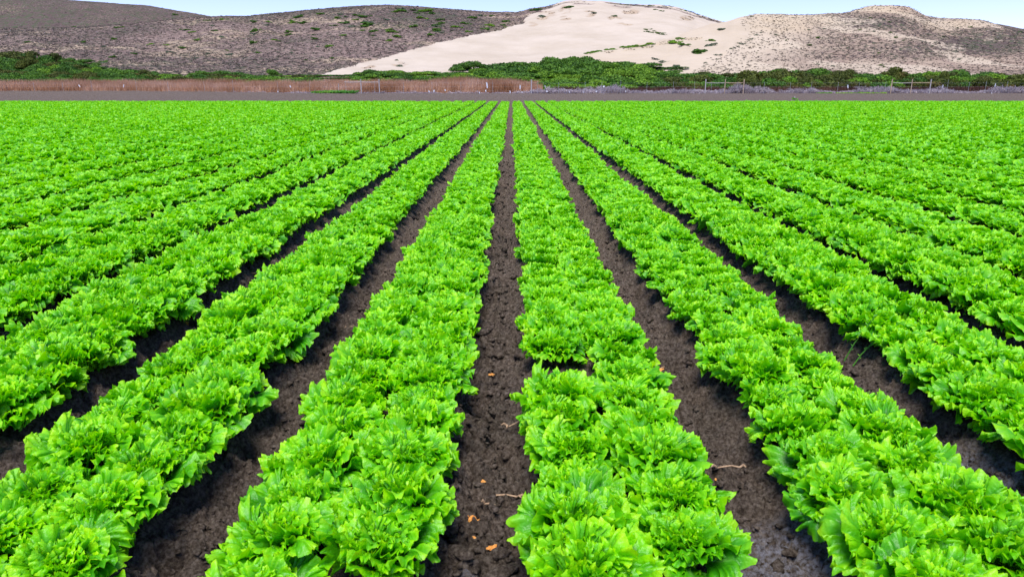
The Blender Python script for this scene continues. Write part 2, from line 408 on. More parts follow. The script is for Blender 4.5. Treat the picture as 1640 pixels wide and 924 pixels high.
# ------------------------------------------------------------------ lettuce
def lettuce_arrays(seed, nleaf, ns, nt, wild=1.0, jag=1.0):
    """one frilly head: fan shaped leaves with pleated, ruffled and ragged margins; returns verts, quads, rim, midrib, tone"""
    r = np.random.default_rng(seed)
    VV, FF, RM, MR, TN = [], [], [], [], []
    off = 0; fq = grid_faces(nt + 1, ns + 1)
    s = np.linspace(-1, 1, ns + 1); tq = np.linspace(0, 1, nt + 1) ** 0.62
    S, T = np.meshgrid(s, tq)
    for k in range(nleaf):
        q = (k + 0.5) / nleaf                                  # 0 = heart, 1 = outermost
        az = k * 2.39996 + r.normal(0, 0.45)
        L = (0.064 + 0.106 * q ** 0.9) * r.uniform(0.84, 1.12)
        A = r.uniform(0.95, 1.35)
        e0 = R(86 - 42 * q + r.normal(0, 9)); e1 = R(80 - 84 * q ** 1.2 + r.normal(0, 24))
        ph = r.uniform(0, 6.28, 10)
        lob = 0.5 + 0.5 * np.sin((6 + 3 * r.random()) * S + ph[0])
        Rr = 1 - 0.20 * np.abs(S) ** 3 - 0.05 * T ** 3 * lob ** 4 + 0.02 * np.sin(14 * S + ph[1])
        Rr = Rr + jag * T ** 6 * 0.012 * r.normal(0, 1, ns + 1)[None, :]
        ang = S * A * (0.30 + 0.70 * T ** 0.7)
        rad = L * T * Rr
        x = rad * np.sin(ang) * 0.92; y = rad * np.cos(ang)
        # pleats grow towards the margin and split into finer and finer frills
        f1 = np.sin(5.5 * S + ph[2] + 1.5 * T); f2 = np.sin(14 * S + ph[3] + 2 * np.sin(3 * S + ph[6] + 3 * T) + 6 * T)
        f3 = np.sin(33 * S + ph[4] + 2.5 * np.sin(5 * S + ph[5] + 4 * T) + 8 * T); f4 = np.sin(66 * S + ph[7] + 3 * np.sin(7 * S + ph[8]) + 9 * T)
        sz = L / 0.17; fine = 1.0 if ns >= 40 else 0.55
        fr = sz * (T ** 1.6 * 0.010 * f1 + T ** 2.4 * 0.012 * f2 + T ** 3.6 * 0.0135 * fine * f3 + T ** 7 * 0.0062 * f4 * fine)
        fr = fr + 0.0014 * np.sin(40 * T + 6 * np.sin(9 * S + ph[1])) * T * sz
        wv = wild * fr + r.normal(0, 0.0014, S.shape) * jag * T ** 3
        cup = (1.0 - 1.4 * q) * x * x * 4.0 * r.uniform(0.2, 1.2)
        wv = wv + cup
        y = y - 0.12 * wild * np.abs(fr) * T ** 3
        ye = np.clip(y / L, 0, 1.2); roll = R(r.uniform(50, 230)); e = e0 + (e1 - e0) * ye ** 1.4 - roll * np.clip(ye - 0.68, 0, 1)
        nn = 24; yy = np.linspace(0, 1.2, nn); ee = e0 + (e1 - e0) * yy ** 1.4 - roll * np.clip(yy - 0.68, 0, 1)
        rho = np.concatenate([[0], np.cumsum(np.cos((ee[1:] + ee[:-1]) / 2) * (yy[1] - yy[0]))]) * L
        zet = np.concatenate([[0], np.cumsum(np.sin((ee[1:] + ee[:-1]) / 2) * (yy[1] - yy[0]))]) * L
        ra = np.interp(ye, yy, rho); za = np.interp(ye, yy, zet)
        base_r = 0.008 + 0.055 * q * r.uniform(0.5, 1.3)
        radial = base_r + ra - wv * np.sin(e); zz = (za + wv * np.cos(e)) * 0.94 + 0.045 + 0.04 * (1 - q) + r.normal(0, .01)
        xt = x + 0.45 * wild * T ** 3 * 0.010 * sz * np.sin(33 * S + ph[4] + 1.5 + 2.5 * np.sin(5 * S + ph[5]) + 3 * T) + 0.012 * np.sin(9 * S + ph[9]) * T ** 2
        tw = r.normal(0, 0.3); xt, zz = xt * math.cos(tw), zz + xt * math.sin(tw)
        c, sn = math.cos(az), math.sin(az)
        VV.append(np.stack([radial * c - xt * sn, radial * sn + xt * c, zz], -1).reshape(-1, 3))
        FF.append(fq + off); off += (ns + 1) * (nt + 1)
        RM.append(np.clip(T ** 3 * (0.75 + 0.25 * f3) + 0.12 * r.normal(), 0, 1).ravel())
        MR.append((np.exp(-(S / (0.06 + 0.10 * (1 - T))) ** 2) * sstep(0.85, 0.35, T)).ravel())
        TN.append(np.full(T.size, np.clip(1.0 - 0.7 * q ** 2.5 + r.normal(0, 0.18), 0, 1)))
    return np.concatenate(VV), np.concatenate(FF), np.concatenate(RM), np.concatenate(MR), np.concatenate(TN)

HI = [lettuce_arrays(100 + i, 46, 104, 9) for i in range(9)]
MID = [lettuce_arrays(200 + i, 30, 30, 4) for i in range(8)]
LOW = [lettuce_arrays(300 + i, 22, 13, 3, 1.1) for i in range(8)]
FAR = [lettuce_arrays(400 + i, 15, 7, 2, 1.2) for i in range(8)]
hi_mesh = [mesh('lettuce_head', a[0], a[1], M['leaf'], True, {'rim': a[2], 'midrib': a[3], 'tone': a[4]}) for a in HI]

# planting positions: two staggered lines on every bed
plants = []
for kb in range(-58, 59):
    xc = FUR0 + (kb + 0.5) * PITCH
    for side in (-1, 1):
        y0 = 1.32 + 0.15 * (side > 0) + rnd.uniform(-.05, .05)
        n = 0; yv = y0
        while yv < FIELD_END:
            yv += 0.238 + rnd.uniform(-0.025, 0.025)
            x = xc + side * 0.152 + rnd.gauss(0, 0.011); y = yv
            if abs(x) > 0.86 * y + 2.0: continue
            sc_h = rnd.gauss(1.0, 0.05) * (0.8 if rnd.random() < .03 else 1.0) * (1 + 0.05 * math.sin(y * 0.9 + kb))
            plants.append([kb, side, x, y, sc_h * (1.10 if kb < -2 or kb > 1 else 0.99), rnd.uniform(0, 6.283), rnd.gauss(0, 0.08), rnd.gauss(0, 0.08)])
# the one missing head: inner line of the first bed right of the central furrow
gx, gy, _ = on_ground(888, 606, 0.10)
miss = min((p for p in plants if p[0] == 0 and p[1] == -1), key=lambda p: abs(p[3] - gy))
plants = [p for p in plants if p is not miss]
for p in plants:
    if p[0] == 0 and p[1] == -1 and abs(p[3] - miss[3]) < 0.7: p[3] += 0.105 if p[3] > miss[3] else -0.045
def screen(p): return proj(p[2], p[3], 0.2)
vis, rest = [], []
for p in sorted(plants, key=lambda p: math.hypot(p[2], p[3])):
    X, Y = screen(p)
    (vis if (-25 < X < 1665 and Y < 960 and len(vis) < 300) else rest).append(p)
ORD = ['first', 'second', 'third', 'fourth', 'fifth', 'sixth', 'seventh', 'eighth', 'ninth', 'tenth', 'eleventh', 'twelfth', 'thirteenth', 'fourteenth', 'fifteenth', 'sixteenth', 'seventeenth', 'eighteenth',
       'nineteenth', 'twentieth'] + ['twenty-' + s for s in ('first', 'second', 'third', 'fourth', 'fifth', 'sixth', 'seventh', 'eighth', 'ninth')] + ['thirtieth']
count = {}
for i, p in enumerate(sorted(vis, key=lambda p: p[3])):
    kb, side, x, y, s, rz, tx, ty = p
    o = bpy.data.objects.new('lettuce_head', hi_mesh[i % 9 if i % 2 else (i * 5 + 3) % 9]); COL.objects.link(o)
    o.location = (x, y, float(soil_z(np.array([x]), np.array([y]), False)[0]) - 0.025)
    o.rotation_euler = (tx, ty, rz); o.scale = (s, s, s * rnd.uniform(0.95, 1.1))
    c = count[(kb, side)] = count.get((kb, side), 0) + 1
    sidew = 'right' if kb >= 0 else 'left'
    nb = kb + 1 if kb >= 0 else -kb
    inner = (side < 0) == (kb >= 0)
    tag(o, f"frilly lettuce, {ORD[c-1]} from front, {'inner' if inner else 'outer'} line of {ORD[nb-1]} bed {sidew} of central furrow",
        'lettuce', 'lettuce heads growing in the near beds')
# all the heads further off and outside the near group: nobody could count them
VV, FF, RM, MR, TN = [], [], [], [], []; off = 0
for i, p in enumerate(rest):
    kb, side, x, y, s, rz, tx, ty = p
    d = math.hypot(x, y)
    lib = MID if d < 13.5 else (LOW if d < 26 else FAR)
    a = lib[rnd.randrange(8)]
    c, sn = math.cos(rz), math.sin(rz); v = a[0] * s * (1.04 if d > 13.5 else 1.0)
    q = np.empty_like(v)
    q[:, 0] = v[:, 0] * c - v[:, 1] * sn + x + tx * v[:, 2]; q[:, 1] = v[:, 0] * sn + v[:, 1] * c + y + ty * v[:, 2]; q[:, 2] = v[:, 2] + BED_H - 0.025
    VV.append(q.astype(np.float32)); FF.append((a[1] + off).astype(np.int32)); off += len(v)
    RM.append(a[2]); MR.append(a[3]); TN.append(a[4])
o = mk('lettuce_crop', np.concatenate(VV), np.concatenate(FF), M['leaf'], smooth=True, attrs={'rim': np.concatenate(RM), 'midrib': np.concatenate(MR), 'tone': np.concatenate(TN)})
tag(o, 'bright green lettuce crop filling the far beds up to the headland', 'lettuce crop', None, 'stuff')
print('lettuces', len(vis), len(rest), 'quads', len(o.data.polygons))
del VV, FF, RM, MR, TN

# ------------------------------------------------------------------ clods and scraps in the furrows
ICO_V = []; g_ = (1 + 5 ** .5) / 2
for a, b in ((-1, g_), (1, g_), (-1, -g_), (1, -g_)): ICO_V.append((a, b, 0))
for a, b in ((-1, g_), (1, g_), (-1, -g_), (1, -g_)): ICO_V.append((0, a, b))
for a, b in ((g_, -1), (g_, 1), (-g_, -1), (-g_, 1)): ICO_V.append((a, 0, b))
ICO_V = np.array(ICO_V) / math.sqrt(1 + g_ * g_)
ICO_F = np.array([(0, 11, 5), (0, 5, 1), (0, 1, 7), (0, 7, 10), (0, 10, 11), (1, 5, 9), (5, 11, 4), (11, 10, 2), (10, 7, 6), (7, 1, 8), (3, 9, 4), (3, 4, 2), (3, 2, 6), (3, 6, 8), (3, 8, 9), (4, 9, 5), (2, 4, 11), (6, 2, 10), (8, 6, 7), (9, 8, 1)])
def ico(sub):
    v, f = ICO_V.copy(), ICO_F.copy()
    for _ in range(sub):
        key = {}; nv = list(map(tuple, v)); nf = []
        def m_(a, b):
            k = (min(a, b), max(a, b))
            if k not in key:
                p = (np.array(nv[a]) + np.array(nv[b])) / 2; p /= np.linalg.norm(p); key[k] = len(nv); nv.append(tuple(p))
            return key[k]
        for a, b, c in f:
            ab, bc, ca = m_(a, b), m_(b, c), m_(c, a); nf += [(a, ab, ca), (b, bc, ab), (c, ca, bc), (ab, bc, ca)]
        v, f = np.array(nv), np.array(nf)
    return v, f
IV1, IF1 = ico(1)
def lump(r, sz):
    v = IV1 * (1 + r.normal(0, 0.24, (len(IV1), 1)))
    v = v * np.array([r.uniform(.7, 1.4), r.uniform(.7, 1.3), r.uniform(.45, .8)]) * sz
    a = r.uniform(0, 6.28); c, s = math.cos(a), math.sin(a)
    return np.stack([v[:, 0] * c - v[:, 1] * s, v[:, 0] * s + v[:, 1] * c, v[:, 2]], -1)
cv, cf, off = [], [], 0
for i in range(15000):
    kb = int(rng.choice([0, 0, 0, -1, -1, 1, 1, 2, 2, -2, 3, -3]))
    y = 1.4 + 13 * rng.random() ** 1.6
    x = FUR0 + kb * PITCH + rng.normal(-0.02 if kb == 0 else 0, 0.12)
    sz = min(0.0025 + rng.exponential(0.0048), 0.030) * (1.2 if kb in (0, 2) else 0.95)
    z = float(soil_z(np.array([x]), np.array([y]))[0])
    v = lump(rng, sz) + np.array([x, y, z + sz * 0.02]); cv.append(v); cf.append(IF1 + off); off += len(v)
o = mk('soil_clods', np.concatenate(cv), np.concatenate(cf), M['clod'], attrs={'salt': np.zeros(off)})
tag(o, 'loose crumbs and clods of dark soil lying in the furrows', 'soil clods', None, 'stuff')

def tube(pts, rad, sides=5):
    pts = np.array(pts, float); n = len(pts); rad = np.broadcast_to(np.asarray(rad, float), (n,))
    V, Fc = [], []
    for i in range(n):
        d = pts[min(i + 1, n - 1)] - pts[max(i - 1, 0)]; d = d / (np.linalg.norm(d) + 1e-9)
        u = np.cross(d, (0, 0, 1.0)) if abs(d[2]) < 0.9 else np.cross(d, (1.0, 0, 0)); u /= np.linalg.norm(u); w_ = np.cross(d, u)
        for k in range(sides):
            a = 2 * math.pi * k / sides; V.append(pts[i] + rad[i] * (math.cos(a) * u + math.sin(a) * w_))
    for i in range(n - 1):
        for k in range(sides):
            a = i * sides + k; b = i * sides + (k + 1) % sides; Fc.append((a, b, b + sides, a + sides))
    c0 = len(V); V.append(pts[0]); V.append(pts[-1])
    for k in range(sides):
        Fc.append((c0, (k + 1) % sides, k, k)); a = (n - 1) * sides; Fc.append((c0 + 1, a + k, a + (k + 1) % sides, a + (k + 1) % sides))
    return V, Fc
def pymesh(name, parts, m, parent=None, loc=(0, 0, 0), smooth=False, attrs=None):
    V, Fc = [], []
    for v, f in parts:
        o_ = len(V); V += [tuple(map(float, p)) for p in v]
        for q in f:
            q = list(dict.fromkeys(int(i) for i in q)); Fc.append([i + o_ for i in q])
    me = bpy.data.meshes.new(name); me.from_pydata(V, [], Fc); me.materials.append(m)
    if smooth: me.polygons.foreach_set('use_smooth', [True] * len(me.polygons))
    for an, av in (attrs or {}).items():
        a = me.attributes.new(an, 'FLOAT', 'POINT'); a.data.foreach_set('value', np.resize(np.asarray(av, np.float32), len(V)))
    o = bpy.data.objects.new(name, me); COL.objects.link(o); o.location = loc
    if parent is not None: o.parent = parent
    return o
def furrow_pt(X, Y):
    x, y, z = on_ground(X, Y, 0.03)
    return x, y, float(soil_z(np.array([x]), np.array([y]))[0]) + .006

def petal_scrap(X, Y, size, n, label):
    x, y, z = furrow_pt(X, Y); root = []; size *= 0.95
    for i in range(n):
        a = rnd.uniform(0, 6.28); r0 = size * rnd.uniform(0, .9); cx, cy = r0 * math.cos(a), r0 * math.sin(a) * .8
        v = lump(rng, size * rnd.uniform(.25, .5)); v = v + np.array([cx, cy, size * rnd.uniform(.15, .5)]); root.append((v, IF1))
    o = pymesh('withered_flower', root, M['orange'], loc=(x, y, z), smooth=False)
    tag(o, label, 'plant scrap', 'orange and tan plant scraps on the soil')
def twig_scrap(X, Y, ln, ang, label, forks=2, m='straw'):
    x, y, z = furrow_pt(X, Y); parts = []
    c, s = math.cos(ang), math.sin(ang)
    pts = [(-ln / 2 * c, -ln / 2 * s, .012), (-ln * .2 * c + .006, -ln * .2 * s, .02), (ln * .15 * c, ln * .15 * s + .006, .022), (ln / 2 * c, ln / 2 * s, .018)]
    parts.append(tube(pts, [.0025, .004, .003, .004]))
    for e in (-1, 1):
        for k in range(forks):
            a = ang + (0 if e > 0 else math.pi) + rnd.uniform(-.9, .9); l2 = ln * rnd.uniform(.15, .3)
            st = np.array([e * ln * .45 * c, e * ln * .45 * s, .018])
            parts.append(tube([st, st + np.array([l2 * .6 * math.cos(a), l2 * .6 * math.sin(a), .012]), st + np.array([l2 * math.cos(a), l2 * math.sin(a), .004])], [.004, .005, .002]))
    o = pymesh('dry_root', parts, M[m], loc=(x, y, z))
    tag(o, label, 'plant scrap', 'orange and tan plant scraps on the soil')
petal_scrap(757, 822, .030, 7, 'bright orange withered flower, largest in the lower central furrow')
petal_scrap(772, 831, .016, 4, 'small orange scrap just beside the largest withered flower')
petal_scrap(788, 874, .026, 6, 'orange flower scrap nearest the bottom of the central furrow')
petal_scrap(773, 778, .014, 4, 'tiny orange scrap beside the straw coloured root in the central furrow')
petal_scrap(788, 612, .020, 4, 'small yellow orange scrap halfway up the central furrow')
petal_scrap(759, 870, .008, 3, 'pale pink crumb beside the lowest orange flower scrap')
petal_scrap(295, 520, .030, 4, 'orange scrap in the second furrow left of the central one')
petal_scrap(1628, 834, .035, 3, 'yellow orange scrap in the furrow at the right edge')
petal_scrap(1056, 583, .024, 4, 'orange scrap under the straw stem in first furrow right of centre')
petal_scrap(1148, 757, .014, 3, 'small orange scrap by the root in first furrow right of centre')
twig_scrap(803, 784, .13, -.1, 'straw coloured dried root lying across the lower central furrow')
twig_scrap(829, 676, .12, .6, 'tan dried root lying aslant in the middle of central furrow')
twig_scrap(783, 812, .05, -.7, 'short curled straw piece above the largest withered flower', 1)
twig_scrap(1060, 576, .12, .5, 'straw stem in the first furrow right of centre', 1)
twig_scrap(1165, 755, .10, -.05, 'thin straw root in near first furrow right of centre')
twig_scrap(846, 903, .04, .6, 'short tan piece at the bottom right of the central furrow', 1)
twig_scrap(1275, 832, .04, .1, 'small tan piece in front part of first furrow right of centre', 1)
twig_scrap(560, 522, .05, .5, 'small tan piece in first furrow left of centre', 1)
twig_scrap(404, 440, .16, -.3, 'tan stem in second furrow left of centre, far up', 1)

def slab(X, Y, l, w_, hgt, ang, label):
    x, y, z = furrow_pt(X, Y)
    v = IV1 * np.array([l, w_, hgt]) * (1 + rng.normal(0, .07, (len(IV1), 1))); c, s = math.cos(ang), math.sin(ang)
    v = np.stack([v[:, 0] * c - v[:, 1] * s, v[:, 0] * s + v[:, 1] * c, v[:, 2] + .3 * v[:, 0] * .3 + .008], -1)
    o = pymesh('soil_clod', [(v, IF1)], M['clod'], loc=(x, y, z), attrs={'salt': [0.0]})
    tag(o, label, 'soil clod', 'larger clods in the central furrow')
slab(738, 893, .055, .022, .018, -.7, 'long flat dark clod at lower left of the central furrow')
slab(800, 908, .07, .025, .02, .5, 'long dark clod lying at the very bottom of central furrow')
slab(818, 632, .05, .025, .02, .7, 'dark ridged clod in central furrow just beyond the tan root')
slab(800, 881, .04, .02, .022, .2, 'dark clod right beside the lowest orange flower scrap')
slab(770, 583, .045, .03, .012, -.8, 'smooth grey flat clod in middle of the central furrow')

# thin weeds with small leaves
def weed(X, Y, hgt, lean, label, z0=0.03):
    x, y, z = on_ground(X, Y, z0); parts = []
    pts = [(0, 0, 0), (lean * .35 * hgt, 0, .4 * hgt), (lean * .8 * hgt, .0, .75 * hgt), (lean * 1.1 * hgt, 0, hgt)]
    root = empty('weed', (x, y, z)); tag(root, label, 'weed', 'thin weeds in the furrow right of the second bed')
    pymesh('stem', [tube(pts, [.004, .003, .0025, .0015], 5)], M['weed'], root, attrs={'shade': [.5]})
    lf = []
    for i in range(9):
        u = .25 + .75 * i / 8; p = np.array([lean * 1.05 * hgt * u ** 1.1, 0, hgt * u]); a = i * 2.4; l = .016 + .012 * rnd.random()
        d = np.array([math.cos(a), math.sin(a), .5]) * l; s = np.array([-math.sin(a), math.cos(a), 0]) * l * .35
        lf.append(([p, p + d * .5 + s, p + d, p + d * .5 - s], [(0, 1, 2, 3)]))
    pymesh('leaves', lf, M['weed'], root, attrs={'shade': rng.random(36)})
weed(1352, 578, .26, .45, 'taller thin green weed leaning over the furrow')
weed(1366, 586, .17, .6, 'shorter leafy green weed beside the taller one')

# ------------------------------------------------------------------ shrubs
def shrub_arrays(seed, n, flat=0.5, leaf=0.05, lumps=9, fringe=0.0):
    """a shrub of unit radius: leaf clumps spread through several uneven lobes"""
    r = np.random.default_rng(seed)
    C = np.stack([r.normal(0, .42, lumps), r.normal(0, .42, lumps), np.abs(r.normal(.32, .2, lumps)) * flat * 1.5], -1)
    RR = r.uniform(.28, .5, lumps)
    k = r.integers(0, lumps, n)
    d = r.normal(0, 1, (n, 3)); d /= np.linalg.norm(d, axis=1)[:, None]; d[:, 2] = np.abs(d[:, 2]) * .9 - .12
    rad = RR[k] * (1 - .28 * r.random(n) ** 2) * (1 + .10 * r.normal(0, 1, n))
    P = C[k] + d * rad[:, None] * np.array([1, 1, .85 * flat + .25])
    P[:, 2] = np.maximum(P[:, 2], 0.0)
    nrm = d + r.normal(0, .55, (n, 3)); nrm /= np.linalg.norm(nrm, axis=1)[:, None]
    t1 = np.cross(nrm, r.normal(0, 1, (n, 3))); t1 /= np.linalg.norm(t1, axis=1)[:, None]; t2 = np.cross(nrm, t1)
    sz = leaf * r.uniform(.6, 1.5, n)[:, None]
    q = np.stack([P - t1 * sz, P - t2 * sz * .7 + nrm * sz * .2, P + t1 * sz, P + t2 * sz * .7], 1)
    sh = np.clip(.5 + .25 * r.normal(0, 1, n) + .25 * (np.array([.5 - .5 * math.cos(7 * a) for a in RR])[k] - .5), 0, 1)
    return q.reshape(-1, 3), np.arange(4 * n).reshape(n, 4), np.repeat(sh, 4)
def blade_arrays(seed, n, rad, hgt, wdt, lean=.25):
    r = np.random.default_rng(seed)
    a = r.uniform(0, 6.28, n); q = np.sqrt(r.random(n)) * rad
    b = np.stack([q * np.cos(a), q * np.sin(a), np.zeros(n)], -1)
    h = hgt * r.uniform(.5, 1.1, n)
    tip = b + np.stack([h * lean * r.normal(0, 1, n), h * lean * r.normal(0, 1, n), h], -1)
    a2 = r.uniform(0, 3.14, n); s = np.stack([np.cos(a2), np.sin(a2), 0 * a2], -1) * wdt
    m_ = (b + tip) / 2 + r.normal(0, wdt, (n, 3))
    v = np.stack([b - s * .5, b + s * .5, m_ + s, tip, m_ - s], 1).reshape(-1, 3)
    base = np.arange(n)[:, None] * 5
    f = np.concatenate([base + np.array([0, 1, 2, 4]), base + np.array([4, 2, 3, 3])])
    return v, f, np.repeat(np.clip(r.normal(.5, .25, n), 0, 1), 5)
def blade_mesh(name, seed, n, rad, hgt, wdt, lean, m):
    v, f, sh = blade_arrays(seed, n, rad, hgt, wdt, lean)
    n_ = len(f) // 2; tri = f[n_:, :3]; quad = f[:n_]
    f3 = np.concatenate([quad[:, [0, 1, 2]], quad[:, [0, 2, 3]], tri])
    return mesh(name, v, f3, m, False, {'shade': sh})
SH = {}
for key, mm, flat, nq, lf in (('bush', 'bush', .5, 3800, .045), ('bright', 'bright', .5, 3800, .045), ('rust', 'rust', .5, 3600, .045), ('sage', 'sage', .5, 700, .08), ('small', 'bush', .55, 900, .09), ('smallbright', 'bright', .5, 800, .09)):
    SH[key] = [mesh('shrub', *shrub_arrays(500 + i + 17 * len(SH), nq, flat, lf)[:2], M[mm], False, {'shade': shrub_arrays(500 + i + 17 * len(SH), nq, flat, lf)[2]}) for i in range(4)]
def put(meshes, name, x, y, z, sx, sz, label, cat, group, sy=None):
    o = bpy.data.objects.new(name, rnd.choice(meshes)); COL.objects.link(o)
    o.location = (x, y, z); o.rotation_euler = (0, 0, rnd.uniform(0, 6.28)); o.scale = (sx, sy or sx, sz)
    return tag(o, label, cat, group)
def ground_z(x, y):
    if y < D_FOOT: return float(apron_z(np.array([y]))[0])
    best = None
    X = 820 + x / y * 1093 / CT * 1.0
    for key in ('main', 'right'):
        PX, PY, hx, hy, hz, sd_, TT = DUST[key]
        if X < PX[0, 0] or X > PX[0, -1]: continue
        j = int(np.argmin(np.abs(hx[0] / hy[0] - x / y))); col = hy[:170, j]
        if y <= col[-1]:
            z = float(np.interp(y, col, hz[:170, j])); best = z if best is None else max(best, z)
    return best if best is not None else ZF
def hill_pt(key, X, Y):
    PX, PY, hx, hy, hz, sd_, TT = DUST[key]
    vis_ = (TT <= 1.0)
    d = (PX - X) ** 2 + (PY - Y) ** 2 * 3 + (~vis_) * 1e9
    i = int(np.argmin(d)); i, j = divmod(i, PX.shape[1])
    return float(hx[i, j]), float(hy[i, j]), float(hz[i, j]), float(d[i, j])
G_BAND = 'shrubs in the green band behind the fence'
LAND = [(-999, 'beyond the left edge'), (0, 'at the far left corner'), (90, 'before the gully with pale sand'), (178, 'just right of the gully'), (290, 'at the middle of the brown hill foot'), (400, 'left of the sand tip'), (520, 'behind the left brace frame'),
        (620, 'right of the left brace frame'), (700, 'under the open sand'), (790, 'near the single white post'), (862, 'right of the single white post'), (940, 'under the dune centre'), (1040, 'left of the middle brace frame'),
        (1122, 'behind the middle brace frame'), (1198, 'right of the middle brace frame'), (1300, 'between the two right brace frames'), (1418, 'behind the right brace frame'), (1496, 'right of the right brace frame'), (1590, 'near the right edge')]
def place(X): return [b_ for a_, b_ in LAND if X >= a_][-1]
def band(X, topY, D, wpx, kind, label, group=G_BAND, name='shrub'):
    """a shrub at distance D whose crown top reaches picture height topY"""
    wpx *= rnd.uniform(.8, 1.25); topY += rnd.uniform(-1.5, 2.0)
    wv = wpx / 1093 * D / CT / 2
    x, y, ztop = (float(q) for q in at_depth(X, topY, D)); z = ground_z(x, y)
    if D > D_FOOT - 6 and ztop - z < .9: return
    hh = max(ztop - z, .7)
    if group: label = label + ', ' + place(X)
    put(SH[kind], name, x, y, z - .15, wv / .8, (hh + .15) / .82, label, 'shrub', group)
# left clump climbing the slope
top_l = [(-200, 84), (0, 82), (45, 80), (55, 84), (110, 87), (135, 92), (160, 98), (178, 108), (200, 101), (215, 107), (260, 112), (300, 117), (330, 112), (350, 115), (365, 112), (400, 120), (470, 119), (500, 119)]
X = -160.0
for row, (D, dY) in enumerate(((226, 0), (210, 6), (196, 12), (183, 0), (172, 3), (162, 6), (154, 8), (148, 9))):
    X = -60.0
    while X < 500:
        wpx = rnd.uniform(22, 40)
        ty = float(lerp_pts(top_l, X)) + dY + rnd.uniform(-2, 3.0)
        if row >= 3: ty = min(max(ty, [104, 110, 114, 118, 120][row - 3] + rnd.uniform(-1.5, 1.5)), 121)
        if ty < 122.5:
            kd = rnd.choice(['bush', 'bush', 'bush', 'rust', 'bright']) if row > 2 else rnd.choice(['bush', 'bush', 'rust'])
            if rnd.random() < .93:
                lb = {'bush': 'dark green', 'rust': 'olive brown', 'bright': 'fresh green'}[kd] + ' shrub, ' + ['top', 'top', 'upper', 'upper', 'middle', 'lower', 'front', 'front'][row] + ' tier of left clump'
                band(X, ty, D, wpx, kd, lb, 'shrubs at the foot of the brown hill')
        X += wpx * (.62 if row < 3 else .75)
# low green belt in front of the dune, centre
top_c = [(480, 119), (520, 118), (560, 118), (580, 112), (620, 109), (650, 113), (665, 117), (700, 111), (740, 108), (790, 106), (820, 110), (850, 116)]
for row, (D, dY) in enumerate(((178, 0), (166, 4), (154, 8))):
    X = 485.0
    while X < 860:
        wpx = rnd.uniform(28, 52); ty = float(lerp_pts(top_c, X)) + dY + rnd.uniform(-1, 2)
        if ty < 123: band(X, ty, D, wpx, rnd.choice(['bush', 'bright', 'bush']), ['back', 'middle', 'front'][row] + ' tier low green shrub before the dune', 'low shrubs in front of the dune')
        X += wpx * .6
band(757, 94, 200, 46, 'bush', 'dark rounded bush standing alone on the foot of the dune', None, 'bush')
band(738, 96, 200, 24, 'bush', 'small dark bush touching the left side of lone dune bush', None, 'bush')
band(432, 108, 186, 20, 'bush', 'small dark bush at the left tip of the sand', None, 'bush')
# big dark mound behind, light mound in front
top_m = [(800, 99), (830, 94), (850, 87), (880, 85), (920, 87), (945, 89), (980, 91), (1020, 96), (1060, 104), (1085, 112)]
for row, (D, dY) in enumerate(((205, 0), (190, 6), (176, 12), (164, 18))):
    X = 805.0
    while X < 1085:
        wpx = rnd.uniform(40, 66); ty = float(lerp_pts(top_m, X)) + dY + rnd.uniform(-1, 2.5)
        kd = 'bush' if row == 0 or rnd.random() < .75 else 'bright'
        if ty < 122: band(X, ty, D, wpx, kd, ['top', 'upper', 'middle', 'lower'][row] + (' tier dark' if kd == 'bush' else ' tier fresh green') + ' bush in tall mound', 'bushes of the tall mound below the dune', 'bush')
        X += wpx * .6
top_f = [(855, 132), (868, 123), (890, 117), (910, 119), (935, 120), (955, 113), (985, 111), (1020, 113), (1060, 116), (1100, 111), (1150, 116), (1200, 113), (1240, 107), (1290, 111), (1330, 112), (1380, 109),
         (1420, 112), (1470, 111), (1520, 107), (1560, 113), (1600, 113), (1640, 110), (1800, 110), (1900, 112)]
for row, (D, dY) in enumerate(((160, 0), (149, 5), (139, 10), (132, 15))):
    X = 862.0 + row * 5
    while X < 1700:
        wpx = rnd.uniform(30, 54); ty = float(lerp_pts(top_f, X)) - 2 + dY + rnd.uniform(-2, 3)
        if X < 1050:
            kd = 'bright' if row < 2 or rnd.random() < .65 else 'bush'; lb = ['top', 'upper', 'lower', 'front'][row] + ' tier ' + {'bright': 'yellow green', 'bush': 'dark green'}[kd] + ' bush in low mound'
        else:
            kd = rnd.choice(['bush', 'bush', 'rust']) if row == 0 else rnd.choice(['rust', 'rust', 'rust', 'bush', 'rust', 'bright'])
            lb = ['top', 'upper', 'lower', 'front'][row] + ' tier ' + {'rust': 'olive rust', 'bush': 'dark green', 'bright': 'fresh green'}[kd] + ' shrub in right band'
        band(X, ty, D, wpx, kd, lb, 'bushes of the low mound' if X < 1050 else G_BAND, 'bush' if X < 1050 else 'shrub')
        X += wpx * .66

